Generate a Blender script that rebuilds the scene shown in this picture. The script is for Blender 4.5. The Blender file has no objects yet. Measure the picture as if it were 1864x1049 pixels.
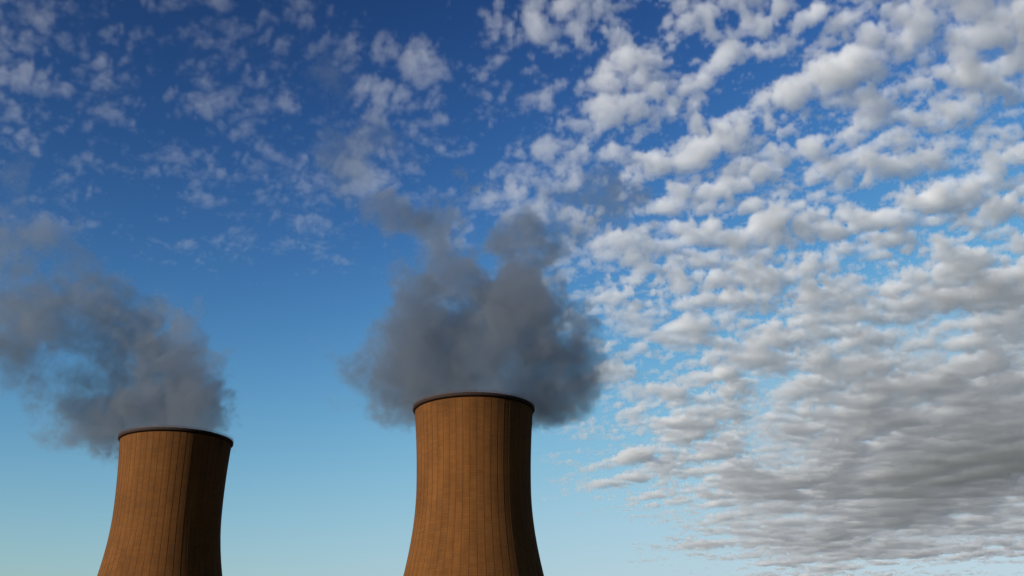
import bpy, bmesh, math, random
import numpy as np
from mathutils import Vector, Matrix

S = bpy.context.scene
COL = S.collection
R = math.radians

# ------------------------------------------------------------------ camera
F_PX, PITCH, ROLL, CAM_Z = 1827.95, 0.3853, -0.0144, 1.7       # focal length in pixels of the 1864 wide photograph
cam = bpy.data.objects.new('camera', bpy.data.cameras.new('camera'))
COL.objects.link(cam)
cam.data.sensor_width = 36.0
cam.data.lens = 36.0 * F_PX / 1864.0
cam.data.clip_start = 0.5
cam.data.clip_end = 200000.0
cam.matrix_world = (Matrix.Translation((0, 0, CAM_Z)) @ Matrix.Rotation(math.pi / 2 + PITCH, 4, 'X')
                    @ Matrix.Rotation(ROLL, 4, 'Z'))
S.camera = cam

# ------------------------------------------------------------------ sky and sun
SUN_DIR = Vector((-0.777, -0.629, 0)).normalized()                # low sun, left of and a little behind the camera
SUN_EL = R(13.0)
to_sun = Vector((SUN_DIR.x * math.cos(SUN_EL), SUN_DIR.y * math.cos(SUN_EL), math.sin(SUN_EL)))

world = bpy.data.worlds.new('World')
S.world = world
world.use_nodes = True
wt = world.node_tree
bg = wt.nodes['Background']
sky = wt.nodes.new('ShaderNodeTexSky')
sky.sky_type = 'NISHITA'
sky.sun_disc = False
sky.sun_elevation = SUN_EL
sky.sun_rotation = math.atan2(to_sun.x, to_sun.y)
sky.altitude = 100.0
sky.air_density = 1.0
sky.dust_density = 1.5
sky.ozone_density = 1.0
# contrast response of the sky, channel by channel: y = c * u / (c + u), u = a * v ** g
EXPOSURE = 1.15
spl, cmb = wt.nodes.new('ShaderNodeSeparateColor'), wt.nodes.new('ShaderNodeCombineColor')
wt.links.new(sky.outputs[0], spl.inputs[0])
def wmath(op, a, b):
    m = wt.nodes.new('ShaderNodeMath'); m.operation = op
    for k, v in enumerate((a, b)):
        if isinstance(v, float): m.inputs[k].default_value = v
        else: wt.links.new(v, m.inputs[k])
    return m.outputs[0]
for k, (g_, a_, c_) in enumerate(((3.1, 0.0325, 0.60), (3.4, 0.0287, 0.70), (3.9, 0.0174, 0.80))):
    u_ = wmath('MULTIPLY', wmath('POWER', spl.outputs[k], g_), a_)
    wt.links.new(wmath('DIVIDE', wmath('MULTIPLY', u_, c_), wmath('ADD', u_, c_)), cmb.inputs[k])
sc_ = wt.nodes.new('ShaderNodeVectorMath'); sc_.operation = 'SCALE'
sc_.inputs['Scale'].default_value = 1 / (0.1 * 2 ** EXPOSURE)
wt.links.new(cmb.outputs[0], sc_.inputs[0])
wt.links.new(sc_.outputs[0], bg.inputs[0])
bg.inputs[1].default_value = 0.1

sl = bpy.data.lights.new('sun', 'SUN')
sl.energy = 5.0
sl.angle = R(0.5)
sl.color = (1.0, 0.89, 0.75)
sun = bpy.data.objects.new('sun', sl)
COL.objects.link(sun)
sun.rotation_euler = to_sun.to_track_quat('Z', 'Y').to_euler()
sun.location = (-300, -200, 200)

S.view_settings.view_transform = 'Standard'
S.view_settings.look = 'None'
S.view_settings.exposure = EXPOSURE
S.view_settings.gamma = 1.0
S.cycles.volume_bounces = 7
S.cycles.max_bounces = 10
S.cycles.transparent_max_bounces = 24
S.cycles.use_denoising = True
S.cycles.volume_step_rate = 1.0

# ------------------------------------------------------------------ helpers
def tag(o, label=None, cat=None, group=None, kind=None):
    for k, v in (('label', label), ('category', cat), ('group', group), ('kind', kind)):
        if v:
            o[k] = v
    return o

def obj(name, me, mats, parent=None):
    o = bpy.data.objects.new(name, me)
    COL.objects.link(o)
    for m in mats if isinstance(mats, (list, tuple)) else [mats]:
        me.materials.append(m)
    if parent:
        o.parent = parent
    return o

def lathe(pts, n=240, close=False):
    """Mesh of revolution about Z through (radius, height) points."""
    me = bpy.data.meshes.new('lathe')
    a = np.arange(n) * 2 * math.pi / n
    V = [(r * math.cos(t), r * math.sin(t), z) for r, z in pts for t in a]
    m = len(pts)
    Fc = [(i * n + j, i * n + (j + 1) % n, ((i + 1) % m) * n + (j + 1) % n, ((i + 1) % m) * n + j)
          for i in range(m if close else m - 1) for j in range(n)]
    me.from_pydata(V, [], Fc)
    me.polygons.foreach_set('use_smooth', [True] * len(me.polygons))
    me.update()
    return me

def nodes(name):
    m = bpy.data.materials.new(name)
    m.use_nodes = True
    nt = m.node_tree
    nt.nodes.clear()
    out = nt.nodes.new('ShaderNodeOutputMaterial')
    return m, nt, nt.nodes.new, nt.links.new, out

# numeric noise for the clouds and the steam
def hash2(i, j, s):
    n = (i.astype(np.int64) * 374761393 + j.astype(np.int64) * 668265263 + s * 974634777) & 0x7fffffff
    n = ((n ^ (n >> 13)) * 1274126177) & 0x7fffffff
    n = ((n ^ (n >> 16)) * 668265263) & 0x7fffffff
    return ((n ^ (n >> 15)) & 0xffff) / 65535.0

def noise2(x, y, s=0):
    i, j = np.floor(x), np.floor(y)
    u, v = x - i, y - j
    i, j = i.astype(int), j.astype(int)
    fu, fv = u * u * u * (u * (u * 6 - 15) + 10), v * v * v * (v * (v * 6 - 15) + 10)
    def g(a, b):
        t = hash2(i + a, j + b, s) * 2 * math.pi
        return np.cos(t) * (u - a) + np.sin(t) * (v - b)
    n0 = g(0, 0) * (1 - fu) + g(1, 0) * fu
    n1 = g(0, 1) * (1 - fu) + g(1, 1) * fu
    return (n0 * (1 - fv) + n1 * fv) * 1.5

def fbm2(x, y, s=0, octaves=4, gain=0.5):
    t, a = 0, 1.0
    for k in range(octaves):
        t = t + a * noise2(x * 2 ** k + 17.3 * k, y * 2 ** k - 9.1 * k, s + k)
        a *= gain
    return t

def puffs2(x, y, s=0):
    """Field of rounded lumps (1 at a lump's middle, 0 between lumps), one lump per unit cell."""
    i, j = np.floor(x).astype(int), np.floor(y).astype(int)
    best = np.full(x.shape, 9.0)
    for a in (-1, 0, 1):
        for b in (-1, 0, 1):
            px = i + a + 0.12 + 0.76 * hash2(i + a, j + b, s)
            py = j + b + 0.12 + 0.76 * hash2(i + a, j + b, s + 1)
            rr = 0.75 + 0.5 * hash2(i + a, j + b, s + 2)
            best = np.minimum(best, ((x - px) ** 2 + (y - py) ** 2) / rr ** 2)
    return np.clip(1 - best * 1.3, -0.4, 1)

def field3(shape, beta, seed, lo=0.0):
    """Random 3D field with a power-law spectrum, unit variance."""
    rng = np.random.default_rng(seed)
    f = np.fft.rfftn(rng.standard_normal(shape).astype(np.float32))
    k = np.sqrt(sum(np.square(q) for q in np.meshgrid(np.fft.fftfreq(shape[0]) , np.fft.fftfreq(shape[1]),
                                                       np.fft.rfftfreq(shape[2]), indexing='ij')))
    k[0, 0, 0] = 1
    w = (k ** 2 + lo ** 2) ** (-beta / 2)
    w[0, 0, 0] = 0
    r = np.fft.irfftn(f * w, s=shape, axes=(0, 1, 2)).astype(np.float32)
    return r / r.std()

def sstep(a, b, x):
    t = np.clip((x - a) / (b - a), 0, 1)
    return t * t * (3 - 2 * t)

def grid_nodes(name, den, lo, hi, mat, keep_mesh=False):
    """Geometry node group that fills a voxel grid (Volume Cube) with the numbers in DEN[z, y, x]."""
    nz, ny, nx = den.shape
    me = bpy.data.meshes.new(name + '_samples')
    me.vertices.add(den.size)
    me.attributes.new('d', 'FLOAT', 'POINT').data.foreach_set('value', den.astype(np.float32).ravel())
    src = bpy.data.objects.new(name + '_samples', me)
    g = bpy.data.node_groups.new(name + '_grid', 'GeometryNodeTree')
    g.interface.new_socket('Geometry', in_out='INPUT', socket_type='NodeSocketGeometry')
    g.interface.new_socket('Geometry', in_out='OUTPUT', socket_type='NodeSocketGeometry')
    N, L = g.nodes.new, g.links.new
    gi, out = N('NodeGroupInput'), N('NodeGroupOutput')
    oi = N('GeometryNodeObjectInfo')
    oi.inputs['Object'].default_value = src
    vc = N('GeometryNodeVolumeCube')
    vc.inputs['Min'].default_value = lo
    vc.inputs['Max'].default_value = hi
    for a, n in zip('XYZ', (nx, ny, nz)):
        vc.inputs['Resolution ' + a].default_value = n
    last = N('GeometryNodeInputPosition').outputs[0]
    for op, val in (('SUBTRACT', lo),
                    ('MULTIPLY', tuple((n - 1) / (h - l) for n, l, h in zip((nx, ny, nz), lo, hi))),
                    ('ADD', (.5, .5, .5)), ('FLOOR', None), ('DOT_PRODUCT', (1, nx, nx * ny))):
        m = N('ShaderNodeVectorMath')
        m.operation = op
        L(last, m.inputs[0])
        if val:
            m.inputs[1].default_value = val
        last = m.outputs['Value' if op == 'DOT_PRODUCT' else 'Vector']
    si = N('GeometryNodeSampleIndex')
    si.data_type, si.domain = 'FLOAT', 'POINT'
    na = N('GeometryNodeInputNamedAttribute')
    na.data_type = 'FLOAT'
    na.inputs['Name'].default_value = 'd'
    L(oi.outputs['Geometry'], si.inputs['Geometry'])
    L(na.outputs['Attribute'], si.inputs['Value'])
    L(last, si.inputs['Index'])
    L(si.outputs[0], vc.inputs['Density'])
    sm = N('GeometryNodeSetMaterial')
    sm.inputs['Material'].default_value = mat
    L(vc.outputs[0], sm.inputs[0])
    if keep_mesh:
        j = N('GeometryNodeJoinGeometry')
        L(gi.outputs[0], j.inputs[0])
        L(sm.outputs[0], j.inputs[0])
        L(j.outputs[0], out.inputs[0])
    else:
        L(sm.outputs[0], out.inputs[0])
    return g

# ------------------------------------------------------------------ ground
gm, nt, N, L, out = nodes('dry_grass')
b = N('ShaderNodeBsdfPrincipled')
n1 = N('ShaderNodeTexNoise'); n1.inputs['Scale'].default_value = 0.03; n1.inputs['Detail'].default_value = 10
cr = N('ShaderNodeValToRGB')
cr.color_ramp.elements[0].color = (0.035, 0.045, 0.015, 1)
cr.color_ramp.elements[1].color = (0.10, 0.085, 0.04, 1)
tc = N('ShaderNodeTexCoord')
L(tc.outputs['Object'], n1.inputs['Vector']); L(n1.outputs[0], cr.inputs[0]); L(cr.outputs[0], b.inputs['Base Color'])
b.inputs['Roughness'].default_value = 0.9
L(b.outputs[0], out.inputs['Surface'])
gme = bpy.data.meshes.new('ground')
seg, rings = 96, [0, 40, 120, 300, 600, 1000, 2000, 5000, 15000, 45000, 90000]
V, Fc = [(0, 0, 0)], []
for r_ in rings[1:]:
    V += [(r_ * math.cos(t * 2 * math.pi / seg), r_ * math.sin(t * 2 * math.pi / seg), 0) for t in range(seg)]
Fc += [(0, 1 + t, 1 + (t + 1) % seg) for t in range(seg)]
for k in range(len(rings) - 2):
    a0, b0 = 1 + k * seg, 1 + (k + 1) * seg
    Fc += [(a0 + t, b0 + t, b0 + (t + 1) % seg, a0 + (t + 1) % seg) for t in range(seg)]
gme.from_pydata(V, [], Fc)
tag(obj('ground', gme, gm), kind='structure')

# ------------------------------------------------------------------ cooling towers
H, A_, ZT, BU, BL = 165.0, 33.996, 116.45, 131.19, 79.56
Z0 = 11.0                                                         # the shell starts above the ring of support columns
def prof(h):
    return A_ * math.sqrt(1 + ((h - ZT) / (BU if h > ZT else BL)) ** 2)

cm, nt, N, L, out = nodes('weathered_concrete')
b = N('ShaderNodeBsdfPrincipled')
tc0 = N('ShaderNodeTexCoord'); oi = N('ShaderNodeObjectInfo')
ofs = N('ShaderNodeVectorMath'); ofs.operation = 'SCALE'; ofs.inputs[0].default_value = (310, 170, 0); L(oi.outputs['Random'], ofs.inputs['Scale'])
shf = N('ShaderNodeVectorMath'); shf.operation = 'ADD'; L(tc0.outputs['Object'], shf.inputs[0]); L(ofs.outputs[0], shf.inputs[1])
sep = N('ShaderNodeSeparateXYZ'); L(tc0.outputs['Object'], sep.inputs[0])
at = N('ShaderNodeMath'); at.operation = 'ARCTAN2'; L(sep.outputs['Y'], at.inputs[0]); L(sep.outputs['X'], at.inputs[1])
def math_node(op, a, bb=None, c=None):
    m = N('ShaderNodeMath'); m.operation = op
    for k, v in enumerate((a, bb, c)):
        if v is None: continue
        if isinstance(v, (int, float)): m.inputs[k].default_value = v
        else: L(v, m.inputs[k])
    return m.outputs[0]
# lift joints: a fine dark line every 1.5 m of height
fr = math_node('FRACT', math_node('MULTIPLY', sep.outputs['Z'], 1 / 1.5))
line = math_node('LESS_THAN', fr, 0.10)
# formwork panels: each bay between ribs and each lift a slightly different tone
NB = 54
bay = math_node('FLOOR', math_node('MULTIPLY', at.outputs[0], NB / (2 * math.pi)))
lift = math_node('FLOOR', math_node('MULTIPLY', sep.outputs['Z'], 1 / 1.5))
cx = N('ShaderNodeCombineXYZ'); L(bay, cx.inputs[0]); L(lift, cx.inputs[1])
wn = N('ShaderNodeTexWhiteNoise'); wn.noise_dimensions = '3D'; L(cx.outputs[0], wn.inputs['Vector'])
cx2 = N('ShaderNodeCombineXYZ'); L(bay, cx2.inputs[0]); cx2.inputs[1].default_value = 77
wn2 = N('ShaderNodeTexWhiteNoise'); wn2.noise_dimensions = '3D'; L(cx2.outputs[0], wn2.inputs['Vector'])
# streaks running down and broad blotches
mp = N('ShaderNodeMapping'); mp.inputs['Scale'].default_value = (0.35, 0.35, 0.018); L(shf.outputs[0], mp.inputs[0])
st = N('ShaderNodeTexNoise'); st.inputs['Scale'].default_value = 1.0; st.inputs['Detail'].default_value = 6; L(mp.outputs[0], st.inputs['Vector'])
bl = N('ShaderNodeTexNoise'); bl.inputs['Scale'].default_value = 0.045; bl.inputs['Detail'].default_value = 8; L(shf.outputs[0], bl.inputs['Vector'])
fi = N('ShaderNodeTexNoise'); fi.inputs['Scale'].default_value = 1.1; fi.inputs['Detail'].default_value = 6; L(shf.outputs[0], fi.inputs['Vector'])
# soot stain under the rim, heavier in patches
hi_ = N('ShaderNodeMapRange'); hi_.inputs['From Min'].default_value = 140; hi_.inputs['From Max'].default_value = 163; L(sep.outputs['Z'], hi_.inputs['Value'])
pt = N('ShaderNodeMapRange'); pt.inputs['From Min'].default_value = 0.45; pt.inputs['From Max'].default_value = 0.75; L(bl.outputs[0], pt.inputs['Value'])
soot = math_node('MULTIPLY', hi_.outputs[0], pt.outputs[0])
tone = math_node('ADD', 0.62, math_node('MULTIPLY', wn.outputs[0], 0.10))
tone = math_node('ADD', tone, math_node('MULTIPLY', wn2.outputs[0], 0.06))
tone = math_node('ADD', tone, math_node('MULTIPLY', math_node('SUBTRACT', st.outputs[0], 0.5), 0.45))
tone = math_node('ADD', tone, math_node('MULTIPLY', math_node('SUBTRACT', bl.outputs[0], 0.5), 0.5))
tone = math_node('ADD', tone, math_node('MULTIPLY', math_node('SUBTRACT', fi.outputs[0], 0.5), 0.25))
tone = math_node('SUBTRACT', tone, math_node('MULTIPLY', line, 0.16))
tone = math_node('SUBTRACT', tone, math_node('MULTIPLY', soot, 0.5))
ramp = N('ShaderNodeValToRGB')
ramp.color_ramp.elements[0].position = 0.15; ramp.color_ramp.elements[0].color = (0.011, 0.0047, 0.0012, 1)
ramp.color_ramp.elements[1].position = 0.95; ramp.color_ramp.elements[1].color = (0.083, 0.033, 0.0078, 1)
L(tone, ramp.inputs[0]); L(ramp.outputs[0], b.inputs['Base Color'])
b.inputs['Roughness'].default_value = 0.95
b.inputs['Specular IOR Level'].default_value = 0.1
bp = N('ShaderNodeBump'); bp.inputs['Strength'].default_value = 0.25; bp.inputs['Distance'].default_value = 0.15
L(tone, bp.inputs['Height']); L(bp.outputs[0], b.inputs['Normal'])
L(b.outputs[0], out.inputs['Surface'])

def plain(name, col, rough=0.8, var=0.35, scale=0.8):
    m, nt, N, L, out = nodes(name)
    b = N('ShaderNodeBsdfPrincipled'); t = N('ShaderNodeTexCoord'); n = N('ShaderNodeTexNoise')
    n.inputs['Scale'].default_value = scale; n.inputs['Detail'].default_value = 6
    c = N('ShaderNodeValToRGB')
    c.color_ramp.elements[0].position = 0.3; c.color_ramp.elements[1].position = 0.7
    c.color_ramp.elements[0].color = tuple(x * (1 - var) for x in col) + (1,)
    c.color_ramp.elements[1].color = tuple(x * (1 + var) for x in col) + (1,)
    L(t.outputs['Object'], n.inputs['Vector']); L(n.outputs[0], c.inputs[0]); L(c.outputs[0], b.inputs['Base Color'])
    b.inputs['Roughness'].default_value = rough; b.inputs['Specular IOR Level'].default_value = 0.15
    L(b.outputs[0], out.inputs['Surface'])
    return m
rib_m = plain('dark_rib_concrete', (0.030, 0.0115, 0.0035))
rim_m = plain('sooty_rim_concrete', (0.011, 0.005, 0.0035))
rail_m = plain('rusty_steel', (0.055, 0.024, 0.012), 0.6)
leg_m = plain('column_concrete', (0.20, 0.12, 0.07))

def bar(bm, p, q, w):
    p, q = Vector(p), Vector(q)
    d = (q - p).normalized()
    u = d.cross(Vector((0, 0, 1)))
    u = u.normalized() if u.length > 1e-3 else Vector((1, 0, 0))
    v = d.cross(u)
    c = [bm.verts.new(e + u * (w / 2) * a + v * (w / 2) * b_) for e in (p, q) for a, b_ in ((-1, -1), (1, -1), (1, 1), (-1, 1))]
    for f in ((0, 1, 2, 3), (7, 6, 5, 4), (0, 4, 5, 1), (1, 5, 6, 2), (2, 6, 7, 3), (3, 7, 4, 0)):
        bm.faces.new([c[k] for k in f])

def to_mesh(bm, name):
    bmesh.ops.recalc_face_normals(bm, faces=bm.faces[:])
    me = bpy.data.meshes.new(name); bm.to_mesh(me); bm.free()
    return me

def build_tower():
    t = bpy.data.objects.new('cooling_tower', None); COL.objects.link(t)
    hs = [Z0 + (H - Z0) * k / 90 for k in range(91)]
    outer = [(prof(h), h) for h in hs]
    inner = [(r_ - (0.9 if h < 30 else 0.45), h) for r_, h in reversed(outer)]
    sh = obj('shell', lathe(outer + inner, 270, close=True), cm, t)
    # meridional ribs standing proud of the shell
    bm = bmesh.new()
    n = 70
    for k in range(NB):
        a = 2 * math.pi * k / NB
        e, tn = Vector((math.cos(a), math.sin(a), 0)), Vector((-math.sin(a), math.cos(a), 0))
        prev = None
        for i in range(n + 1):
            h = Z0 + (H - 2.9 - Z0) * i / n
            r_ = prof(h)
            ring = [bm.verts.new(e * (r_ + d) + tn * s + Vector((0, 0, h))) for d, s in ((-.12, -.12), (.09, -.08), (.09, .08), (-.12, .12))]
            if prev:
                for q in range(3):
                    bm.faces.new((prev[q], prev[q + 1], ring[q + 1], ring[q]))
            prev = ring
    obj('ribs', to_mesh(bm, 'ribs'), rib_m, t)
    # rim: stiffening ring that leans out, with a walkway on top
    r0 = prof(H)
    ring = [(r0 - 0.43, H - 1.9), (prof(H - 2.7) + 0.02, H - 2.7), (r0 + 0.8, H - 1.8), (r0 + 1.05, H - 1.5),
            (r0 + 1.05, H - 0.35), (r0 + 0.95, H - 0.15), (r0 - 0.5, H + 0.02), (r0 - 0.6, H - 0.4)]
    rm = obj('rim_ring', lathe(ring, 270, close=True), rim_m, t)
    bm = bmesh.new()
    nr = 150
    for k in range(nr):
        a, a2 = 2 * math.pi * k / nr, 2 * math.pi * (k + 1) / nr
        rr = r0 + 0.9
        bar(bm, (rr * math.cos(a), rr * math.sin(a), H - 0.2), (rr * math.cos(a), rr * math.sin(a), H + 0.95), 0.10)
        for z in (H + 0.42, H + 0.95):
            bar(bm, (rr * math.cos(a), rr * math.sin(a), z), (rr * math.cos(a2), rr * math.sin(a2), z), 0.09)
    obj('railing', to_mesh(bm, 'railing'), rail_m, rm)
    # base: slanting columns and the basin kerb
    bm = bmesh.new()
    rb, rt = prof(0) + 1.5, prof(Z0) - 0.4
    bar(bm, (rb, 0, 0.0), (rt * math.cos(.072), rt * math.sin(.072), Z0 + 0.2), 1.0)
    bar(bm, (rb, 0, 0.0), (rt * math.cos(-.072), rt * math.sin(-.072), Z0 + 0.2), 1.0)
    lm = to_mesh(bm, 'support_column')
    lm.materials.append(leg_m)
    for k in range(40):
        c = bpy.data.objects.new('support_column', lm); COL.objects.link(c)
        c.parent = t
        c.rotation_euler.z = 2 * math.pi * k / 40
    rbn = prof(0) + 3
    obj('basin', lathe([(rbn, -0.5), (rbn, 1.2), (rbn - .6, 1.2), (rbn - .6, -0.5)], 120, close=True), leg_m, t)
    return t

def tower_pos(D, az):
    return Vector((D * math.sin(az), D * math.cos(az), 0))
P1, P2 = tower_pos(599.19, -0.0408), tower_pos(706.67, -0.3298)
t1 = build_tower()
t1.location = P1; t1.rotation_euler.z = 0.03
tag(t1, 'brown concrete cooling tower with the taller, level rim under the upright two-headed plume', 'cooling tower', 'twin cooling towers')
t2 = t1.copy(); COL.objects.link(t2)
for ch in list(t1.children):
    c = ch.copy(); COL.objects.link(c); c.parent = t2
    for gch in ch.children:
        d = gch.copy(); COL.objects.link(d); d.parent = c
t2.location = P2; t2.rotation_euler.z = 0.9
tag(t2, 'brown concrete cooling tower further off, its plume drifting away to the left', 'cooling tower', 'twin cooling towers')

# ------------------------------------------------------------------ clouds (real volume, altitude 2400 m and up)
clm, nt, N, L, out = nodes('cloud')
pv = N('ShaderNodeVolumePrincipled')
pv.inputs['Color'].default_value = (0.965, 0.980, 0.995, 1)
pv.inputs['Density'].default_value = 1.0
pv.inputs['Anisotropy'].default_value = 0.42
L(pv.outputs[0], out.inputs['Volume'])

BASE = 2400.0
# share of the sky that is cloud, over the layer: columns and rows of a coarse survey, in bearing terms of the view
CX = [0, 233, 466, 699, 932, 1040, 1120, 1200, 1300, 1398, 1515, 1631, 1750, 1864]
CY = [-200, 0, 105, 210, 315, 420, 525, 630, 735, 840, 945, 1000, 1030, 1060]
CV = np.array([
 [.66,.60,.56,.50,.60,.60,.62,.62,.62,.66,.70,.75,.80,.85],
 [.66,.60,.56,.52,.60,.60,.60,.60,.60,.64,.66,.70,.78,.85],
 [.64,.54,.52,.58,.60,.58,.57,.56,.56,.60,.62,.66,.70,.75],
 [.58,.46,.42,.58,.58,.57,.58,.58,.58,.60,.60,.60,.60,.60],
 [.26,.30,.26,.42,.56,.56,.56,.57,.57,.57,.57,.56,.58,.60],
 [.06,.04,.12,.20,.44,.48,.54,.56,.58,.58,.60,.62,.62,.64],
 [0.,0.,0.,0.,.22,.36,.50,.58,.62,.66,.70,.74,.78,.82],
 [0.,0.,0.,0.,.0,.22,.48,.60,.66,.72,.78,.84,.88,.92],
 [0.,0.,0.,0.,.0,.18,.44,.58,.70,.78,.86,.92,.95,.97],
 [0.,0.,0.,0.,.0,.14,.38,.56,.74,.86,.94,.98,1.0,1.0],
 [0.,0.,0.,0.,.0,.0,.10,.40,.72,.90,.98,1.0,.97,.92],
 [0.,0.,0.,0.,.0,.0,.0,.14,.58,.84,.95,.90,.76,.68],
 [0.,0.,0.,0.,.0,.0,.0,.0,.16,.56,.66,.45,.25,.15],
 [0.,0.,0.,0.,.0,.0,.0,.0,.0,.28,.45,.40,.15,.0]])
# how opaque the layer is: thin veils on the left, thick banks on the right
TV_X, TV = [0, 466, 800, 1000, 1200, 1500, 1864], [.14, .13, .22, .42, .85, 1.0, 1.0]

def survey(x, y, z):
    cp, sp = math.cos(PITCH), math.sin(PITCH)
    d = y * cp + z * sp
    v = -y * sp + z * cp
    X, Y = F_PX * x / d, -F_PX * v / d
    c, s = math.cos(ROLL), math.sin(ROLL)
    return 932 + c * X - s * Y, 524.5 + s * X + c * Y

def bilerp(px, py):
    fx = np.interp(px, CX, np.arange(len(CX)))
    fy = np.interp(py, CY, np.arange(len(CY)))
    i, j = np.minimum(fx.astype(int), len(CX) - 2), np.minimum(fy.astype(int), len(CY) - 2)
    u, v = fx - i, fy - j
    return (CV[j, i] * (1 - u) + CV[j, i + 1] * u) * (1 - v) + (CV[j + 1, i] * (1 - u) + CV[j + 1, i + 1] * u) * v

QUANT = []
ROW = R(-35)                                                      # bearing along which the cloud rows run
def cloud_zone(lo, hi, step, zstep, seed):
    nx, ny = int((hi[0] - lo[0]) / step) + 1, int((hi[1] - lo[1]) / step) + 1
    zlo, zhi = BASE - 50.0, BASE + 120.0
    nz = int((zhi - zlo) / zstep) + 1
    xs, ys, zs = np.linspace(lo[0], hi[0], nx), np.linspace(lo[1], hi[1], ny), np.linspace(zlo, zhi, nz)
    X, Y = np.meshgrid(xs, ys)
    px, py = survey(X, Y, BASE + 60 - CAM_Z)
    wob = np.stack([fbm2(X / 700, Y / 700, 31, 3), fbm2(X / 700 + 50, Y / 700, 37, 3)])
    cov = bilerp(px + wob[0] * 30, py + wob[1] * 22)
    thick = np.interp(px + wob[1] * 60, TV_X, TV)
    u = X * math.sin(ROW) + Y * math.cos(ROW)
    w = X * math.cos(ROW) - Y * math.sin(ROW)
    wu, ww = u + 130 * fbm2(u / 420, w / 420, 3, 3), w + 110 * fbm2(u / 420 + 9, w / 420, 5, 3)
    rows = fbm2(wu / 2300, ww / 430, 11, 3)
    big = puffs2(wu / 400, ww / 235, 21)
    mid = puffs2(wu / 178, ww / 108, 41)
    small = puffs2(wu / 76, ww / 54, 61)
    sheet = sstep(0.62, 0.88, cov)
    mid = mid * (1 - sheet) + sheet * puffs2(wu / 150, ww / 92, 47)
    tiny = puffs2(wu / 44, ww / 40, 81)
    calm = 1 - 0.65 * np.maximum(sstep(0.62, 0.9, cov), 1 - sstep(450, 850, px))
    T = (0.22 * rows * calm + 0.24 * (big - 0.3) * calm + 0.52 * mid + 0.36 * small + 0.20 * tiny * (step < 20) + 0.14 * fbm2(X / 300, Y / 300, 71, 4))
    if not QUANT:
        QUANT.extend(np.quantile(T, np.linspace(0, 1, 201)))
    T = (T - np.interp(1 - np.clip(np.minimum(cov * 1.12, 0.70 + 0.17 * cov) + 0.13 * np.clip(cov * 6, 0, 1), 0, 1), np.linspace(0, 1, 201), QUANT)) * 1.25 + np.clip(cov - 0.85, 0, 1) * 0.5 - np.clip(0.04 - cov, 0, 1) * 40
    # T > 0: cloud. Its local height follows T, with lumps
    t = np.clip(T, -0.5, 0.9)
    up = 14 + 80 * np.sqrt(np.clip(t, 0, None)) * (0.55 + 0.45 * np.clip(mid, 0, 1))
    dn = 8 + 24 * np.sqrt(np.clip(t, 0, None)) * (0.4 + 0.6 * np.clip(small + mid, 0, 1.2))
    er = field3((nz, 256, 256), 1.55, seed, 0.01)
    den = np.zeros((nz, ny, nx), np.float32)
    veil = 0.34 * sstep(0.66, 0.95, cov) * np.clip(0.7 + 0.6 * fbm2(wu / 600, ww / 260, 91, 4), 0.1, 1.4)
    reps = (ny // 256 + 1, nx // 256 + 1)
    for k in range(nz):
        dz = zs[k] - BASE
        prof_ = np.where(dz > 0, dz / up, -dz / dn)
        q = T - 0.85 * np.square(prof_) + 0.24 * np.tile(er[k], reps)[:ny, :nx]
        soft = 0.22 + 0.25 * (1 - thick)
        den[k] = np.maximum(sstep(0.0, 1.0, q / soft) * thick, veil * math.exp(-((dz - 15) / 28) ** 2))
    # fade to nothing at the zone's own outer walls
    den[0] = den[-1] = 0
    return den, (lo[0], lo[1], zlo), (hi[0], hi[1], zhi)

SIG = 0.014
for k, (lo, hi, st_, zs_) in enumerate([((-4300., 2300.), (4700., 6400.), 10., 10.),
                                        ((-2600., 6400.), (8200., 13500.), 16., 12.),
                                        ((-600., 13500.), (23000., 40000.), 36., 18.)]):
    den, a, b_ = cloud_zone(lo, hi, st_, zs_, 100 + k)
    print('clouds', k, den.shape, float((den > 0).mean()))
    vd = bpy.data.volumes.new('clouds')
    vd.materials.append(clm)
    o = bpy.data.objects.new('clouds', vd); COL.objects.link(o)
    m = o.modifiers.new('cloud_grid', 'NODES')
    m.node_group = grid_nodes('clouds', den * SIG * (1.35, 1.2, 1.0)[k], a, b_, clm)
    tag(o, kind='stuff')

# ------------------------------------------------------------------ steam
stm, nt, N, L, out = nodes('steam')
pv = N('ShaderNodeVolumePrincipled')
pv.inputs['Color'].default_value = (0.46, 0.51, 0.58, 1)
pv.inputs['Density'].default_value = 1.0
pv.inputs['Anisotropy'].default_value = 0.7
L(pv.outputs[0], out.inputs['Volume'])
# thin outermost veil of the steam
vem, nt, N, L, out = nodes('steam_veil')
tr = N('ShaderNodeBsdfTransparent'); df = N('ShaderNodeBsdfDiffuse'); mx = N('ShaderNodeMixShader')
df.inputs['Color'].default_value = (0.2, 0.2, 0.22, 1)
t_ = N('ShaderNodeTexCoord'); nn = N('ShaderNodeTexNoise'); nn.inputs['Scale'].default_value = 0.06; nn.inputs['Detail'].default_value = 6
mr = N('ShaderNodeMapRange'); mr.inputs['From Min'].default_value = 0.5; mr.inputs['From Max'].default_value = 0.8; mr.inputs['To Max'].default_value = 0.03
L(t_.outputs['Object'], nn.inputs['Vector']); L(nn.outputs[0], mr.inputs['Value']); L(mr.outputs[0], mx.inputs[0])
L(tr.outputs[0], mx.inputs[1]); L(df.outputs[0], mx.inputs[2]); L(mx.outputs[0], out.inputs['Surface'])

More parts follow.
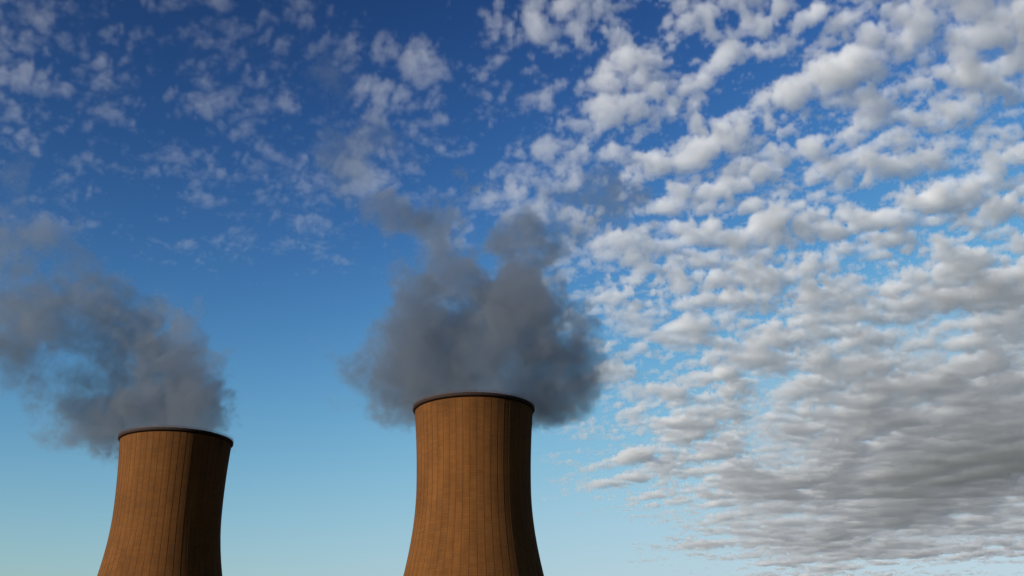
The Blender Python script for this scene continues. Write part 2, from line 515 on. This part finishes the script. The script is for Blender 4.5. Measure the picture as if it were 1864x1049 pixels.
def plume(name, base, blobs, seed, label, step=1.05, warp=9.5):
    """BLOBS: (east, north, up, radius, strength) in metres from the middle of the tower's mouth."""
    B = np.array(blobs, np.float32)
    B[:, 3] *= 1.08
    m = B[:, 3] * 1.35 + warp * 0.9
    lo = (B[:, :3] - m[:, None]).min(0)
    hi = (B[:, :3] + m[:, None]).max(0)
    lo[2] = max(lo[2], -14.0)
    n = np.ceil((hi - lo) / step).astype(int) + 1
    n = n + n % 2
    xs, ys, zs = (np.linspace(lo[k], hi[k], n[k], dtype=np.float32) for k in range(3))
    shape = (n[2], n[1], n[0])
    wx, wy, wz = (field3(shape, 2.55, seed + k, 0.012) for k in range(3))
    e = field3(shape, 1.68, seed + 7, 0.02)
    Z, Y, X = np.meshgrid(zs, ys, xs, indexing='ij')
    sx, sy, sz = (field3(shape, 1.85, seed + 20 + k, 0.05) for k in range(3))
    wx, wy, wz = wx + 0.3 * sx, wy + 0.3 * sy, wz + 0.3 * sz
    damp = 0.35 + 0.65 * np.clip((Z + 4) / 45, 0, 1)
    X2, Y2, Z2 = X + warp * wx * damp, Y + warp * wy * damp, Z + warp * 0.8 * wz * damp
    f = np.zeros(shape, np.float32)
    raw = np.zeros(shape, np.float32)
    wsum = np.zeros(shape, np.float32)
    for (bx, by, bz, r_, s_) in B:
        k = np.clip(1 - ((X2 - bx) ** 2 + (Y2 - by) ** 2 + (Z2 - bz) ** 2) / (r_ * 1.25) ** 2, 0, None)
        k = k * k
        f += k
        wsum += k * s_
    s = wsum / np.maximum(f, 1e-4)
    g = 1.3 * f + 0.34 * e * np.clip(f * 2.5, 0, 1) - 0.17
    den = sstep(0.0, 0.6, g) * s ** 0.9 * np.clip(0.85 + 0.3 * e, 0.25, 1.3)
    # nothing passes the shell: steam is in the mouth or outside the tower
    rad = np.sqrt(X ** 2 + Y ** 2)
    den[(Z < 0.5) & (rad < prof(H) + 1.0) & (rad > prof(H) - 2.5)] = 0
    den[(Z < 0) & (rad <= prof(H) + 1.0)] *= 0.6
    for ax in range(3):
        sl_ = [slice(None)] * 3
        for e_ in (0, -1):
            sl_[ax] = e_
            den[tuple(sl_)] = 0
    print(name, shape, float((den > 0).mean()))
    # closed hull of the steam, from the grid itself
    c = 4
    hull = hull_mesh(den, lo, hi, c)
    o = obj(name, hull, vem)
    o.location = base
    vd = bpy.data.volumes.new('steam')
    vd.materials.append(stm)
    vo = bpy.data.objects.new('steam', vd); COL.objects.link(vo)
    vo.parent = o
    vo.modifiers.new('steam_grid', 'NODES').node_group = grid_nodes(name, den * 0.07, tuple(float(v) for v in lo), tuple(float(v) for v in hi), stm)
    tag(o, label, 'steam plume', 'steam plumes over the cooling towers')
    return o

def hull_mesh(den, lo, hi, c):
    """Closed smooth mesh round the visible steam (blocks of C voxels, then smoothed)."""
    nz, ny, nx = (d // c for d in den.shape)
    blk = den[:nz * c, :ny * c, :nx * c].reshape(nz, c, ny, c, nx, c).max((1, 3, 5)) > 0.06
    pad = np.zeros((nz + 2, ny + 2, nx + 2), bool)
    pad[1:-1, 1:-1, 1:-1] = blk
    h = (np.array(hi) - np.array(lo)) / (np.array([den.shape[2], den.shape[1], den.shape[0]]) - 1) * c
    verts, faces = {}, []
    def vid(x, y, z):
        return verts.setdefault((x, y, z), len(verts))
    quads = {(1, 0, 0): ((1, 0, 0), (1, 1, 0), (1, 1, 1), (1, 0, 1)), (-1, 0, 0): ((0, 0, 0), (0, 0, 1), (0, 1, 1), (0, 1, 0)),
             (0, 1, 0): ((0, 1, 0), (0, 1, 1), (1, 1, 1), (1, 1, 0)), (0, -1, 0): ((0, 0, 0), (1, 0, 0), (1, 0, 1), (0, 0, 1)),
             (0, 0, 1): ((0, 0, 1), (1, 0, 1), (1, 1, 1), (0, 1, 1)), (0, 0, -1): ((0, 0, 0), (0, 1, 0), (1, 1, 0), (1, 0, 0))}
    for (z, y, x) in np.argwhere(pad):
        for (dx, dy, dz), q in quads.items():
            if not pad[z + dz, y + dy, x + dx]:
                faces.append([vid(x + a, y + b, z + c_) for a, b, c_ in q])
    V = np.array(list(verts), float)
    E_ = np.array([(f[k], f[(k + 1) % 4]) for f in faces for k in range(4)])
    for _ in range(3):                                             # Laplacian smoothing
        acc, cnt = np.zeros_like(V), np.zeros(len(V))
        np.add.at(acc, E_[:, 0], V[E_[:, 1]]); np.add.at(cnt, E_[:, 0], 1)
        V = 0.4 * V + 0.6 * acc / np.maximum(cnt, 1)[:, None]
    V = (V - 1) * h + np.array(lo)
    me = bpy.data.meshes.new('steam_hull')
    me.from_pydata(V.tolist(), [], faces)
    me.polygons.foreach_set('use_smooth', [True] * len(me.polygons))
    me.update()
    return me

# blobs begin: (east, north, up, radius, strength) in metres from the middle of the mouth
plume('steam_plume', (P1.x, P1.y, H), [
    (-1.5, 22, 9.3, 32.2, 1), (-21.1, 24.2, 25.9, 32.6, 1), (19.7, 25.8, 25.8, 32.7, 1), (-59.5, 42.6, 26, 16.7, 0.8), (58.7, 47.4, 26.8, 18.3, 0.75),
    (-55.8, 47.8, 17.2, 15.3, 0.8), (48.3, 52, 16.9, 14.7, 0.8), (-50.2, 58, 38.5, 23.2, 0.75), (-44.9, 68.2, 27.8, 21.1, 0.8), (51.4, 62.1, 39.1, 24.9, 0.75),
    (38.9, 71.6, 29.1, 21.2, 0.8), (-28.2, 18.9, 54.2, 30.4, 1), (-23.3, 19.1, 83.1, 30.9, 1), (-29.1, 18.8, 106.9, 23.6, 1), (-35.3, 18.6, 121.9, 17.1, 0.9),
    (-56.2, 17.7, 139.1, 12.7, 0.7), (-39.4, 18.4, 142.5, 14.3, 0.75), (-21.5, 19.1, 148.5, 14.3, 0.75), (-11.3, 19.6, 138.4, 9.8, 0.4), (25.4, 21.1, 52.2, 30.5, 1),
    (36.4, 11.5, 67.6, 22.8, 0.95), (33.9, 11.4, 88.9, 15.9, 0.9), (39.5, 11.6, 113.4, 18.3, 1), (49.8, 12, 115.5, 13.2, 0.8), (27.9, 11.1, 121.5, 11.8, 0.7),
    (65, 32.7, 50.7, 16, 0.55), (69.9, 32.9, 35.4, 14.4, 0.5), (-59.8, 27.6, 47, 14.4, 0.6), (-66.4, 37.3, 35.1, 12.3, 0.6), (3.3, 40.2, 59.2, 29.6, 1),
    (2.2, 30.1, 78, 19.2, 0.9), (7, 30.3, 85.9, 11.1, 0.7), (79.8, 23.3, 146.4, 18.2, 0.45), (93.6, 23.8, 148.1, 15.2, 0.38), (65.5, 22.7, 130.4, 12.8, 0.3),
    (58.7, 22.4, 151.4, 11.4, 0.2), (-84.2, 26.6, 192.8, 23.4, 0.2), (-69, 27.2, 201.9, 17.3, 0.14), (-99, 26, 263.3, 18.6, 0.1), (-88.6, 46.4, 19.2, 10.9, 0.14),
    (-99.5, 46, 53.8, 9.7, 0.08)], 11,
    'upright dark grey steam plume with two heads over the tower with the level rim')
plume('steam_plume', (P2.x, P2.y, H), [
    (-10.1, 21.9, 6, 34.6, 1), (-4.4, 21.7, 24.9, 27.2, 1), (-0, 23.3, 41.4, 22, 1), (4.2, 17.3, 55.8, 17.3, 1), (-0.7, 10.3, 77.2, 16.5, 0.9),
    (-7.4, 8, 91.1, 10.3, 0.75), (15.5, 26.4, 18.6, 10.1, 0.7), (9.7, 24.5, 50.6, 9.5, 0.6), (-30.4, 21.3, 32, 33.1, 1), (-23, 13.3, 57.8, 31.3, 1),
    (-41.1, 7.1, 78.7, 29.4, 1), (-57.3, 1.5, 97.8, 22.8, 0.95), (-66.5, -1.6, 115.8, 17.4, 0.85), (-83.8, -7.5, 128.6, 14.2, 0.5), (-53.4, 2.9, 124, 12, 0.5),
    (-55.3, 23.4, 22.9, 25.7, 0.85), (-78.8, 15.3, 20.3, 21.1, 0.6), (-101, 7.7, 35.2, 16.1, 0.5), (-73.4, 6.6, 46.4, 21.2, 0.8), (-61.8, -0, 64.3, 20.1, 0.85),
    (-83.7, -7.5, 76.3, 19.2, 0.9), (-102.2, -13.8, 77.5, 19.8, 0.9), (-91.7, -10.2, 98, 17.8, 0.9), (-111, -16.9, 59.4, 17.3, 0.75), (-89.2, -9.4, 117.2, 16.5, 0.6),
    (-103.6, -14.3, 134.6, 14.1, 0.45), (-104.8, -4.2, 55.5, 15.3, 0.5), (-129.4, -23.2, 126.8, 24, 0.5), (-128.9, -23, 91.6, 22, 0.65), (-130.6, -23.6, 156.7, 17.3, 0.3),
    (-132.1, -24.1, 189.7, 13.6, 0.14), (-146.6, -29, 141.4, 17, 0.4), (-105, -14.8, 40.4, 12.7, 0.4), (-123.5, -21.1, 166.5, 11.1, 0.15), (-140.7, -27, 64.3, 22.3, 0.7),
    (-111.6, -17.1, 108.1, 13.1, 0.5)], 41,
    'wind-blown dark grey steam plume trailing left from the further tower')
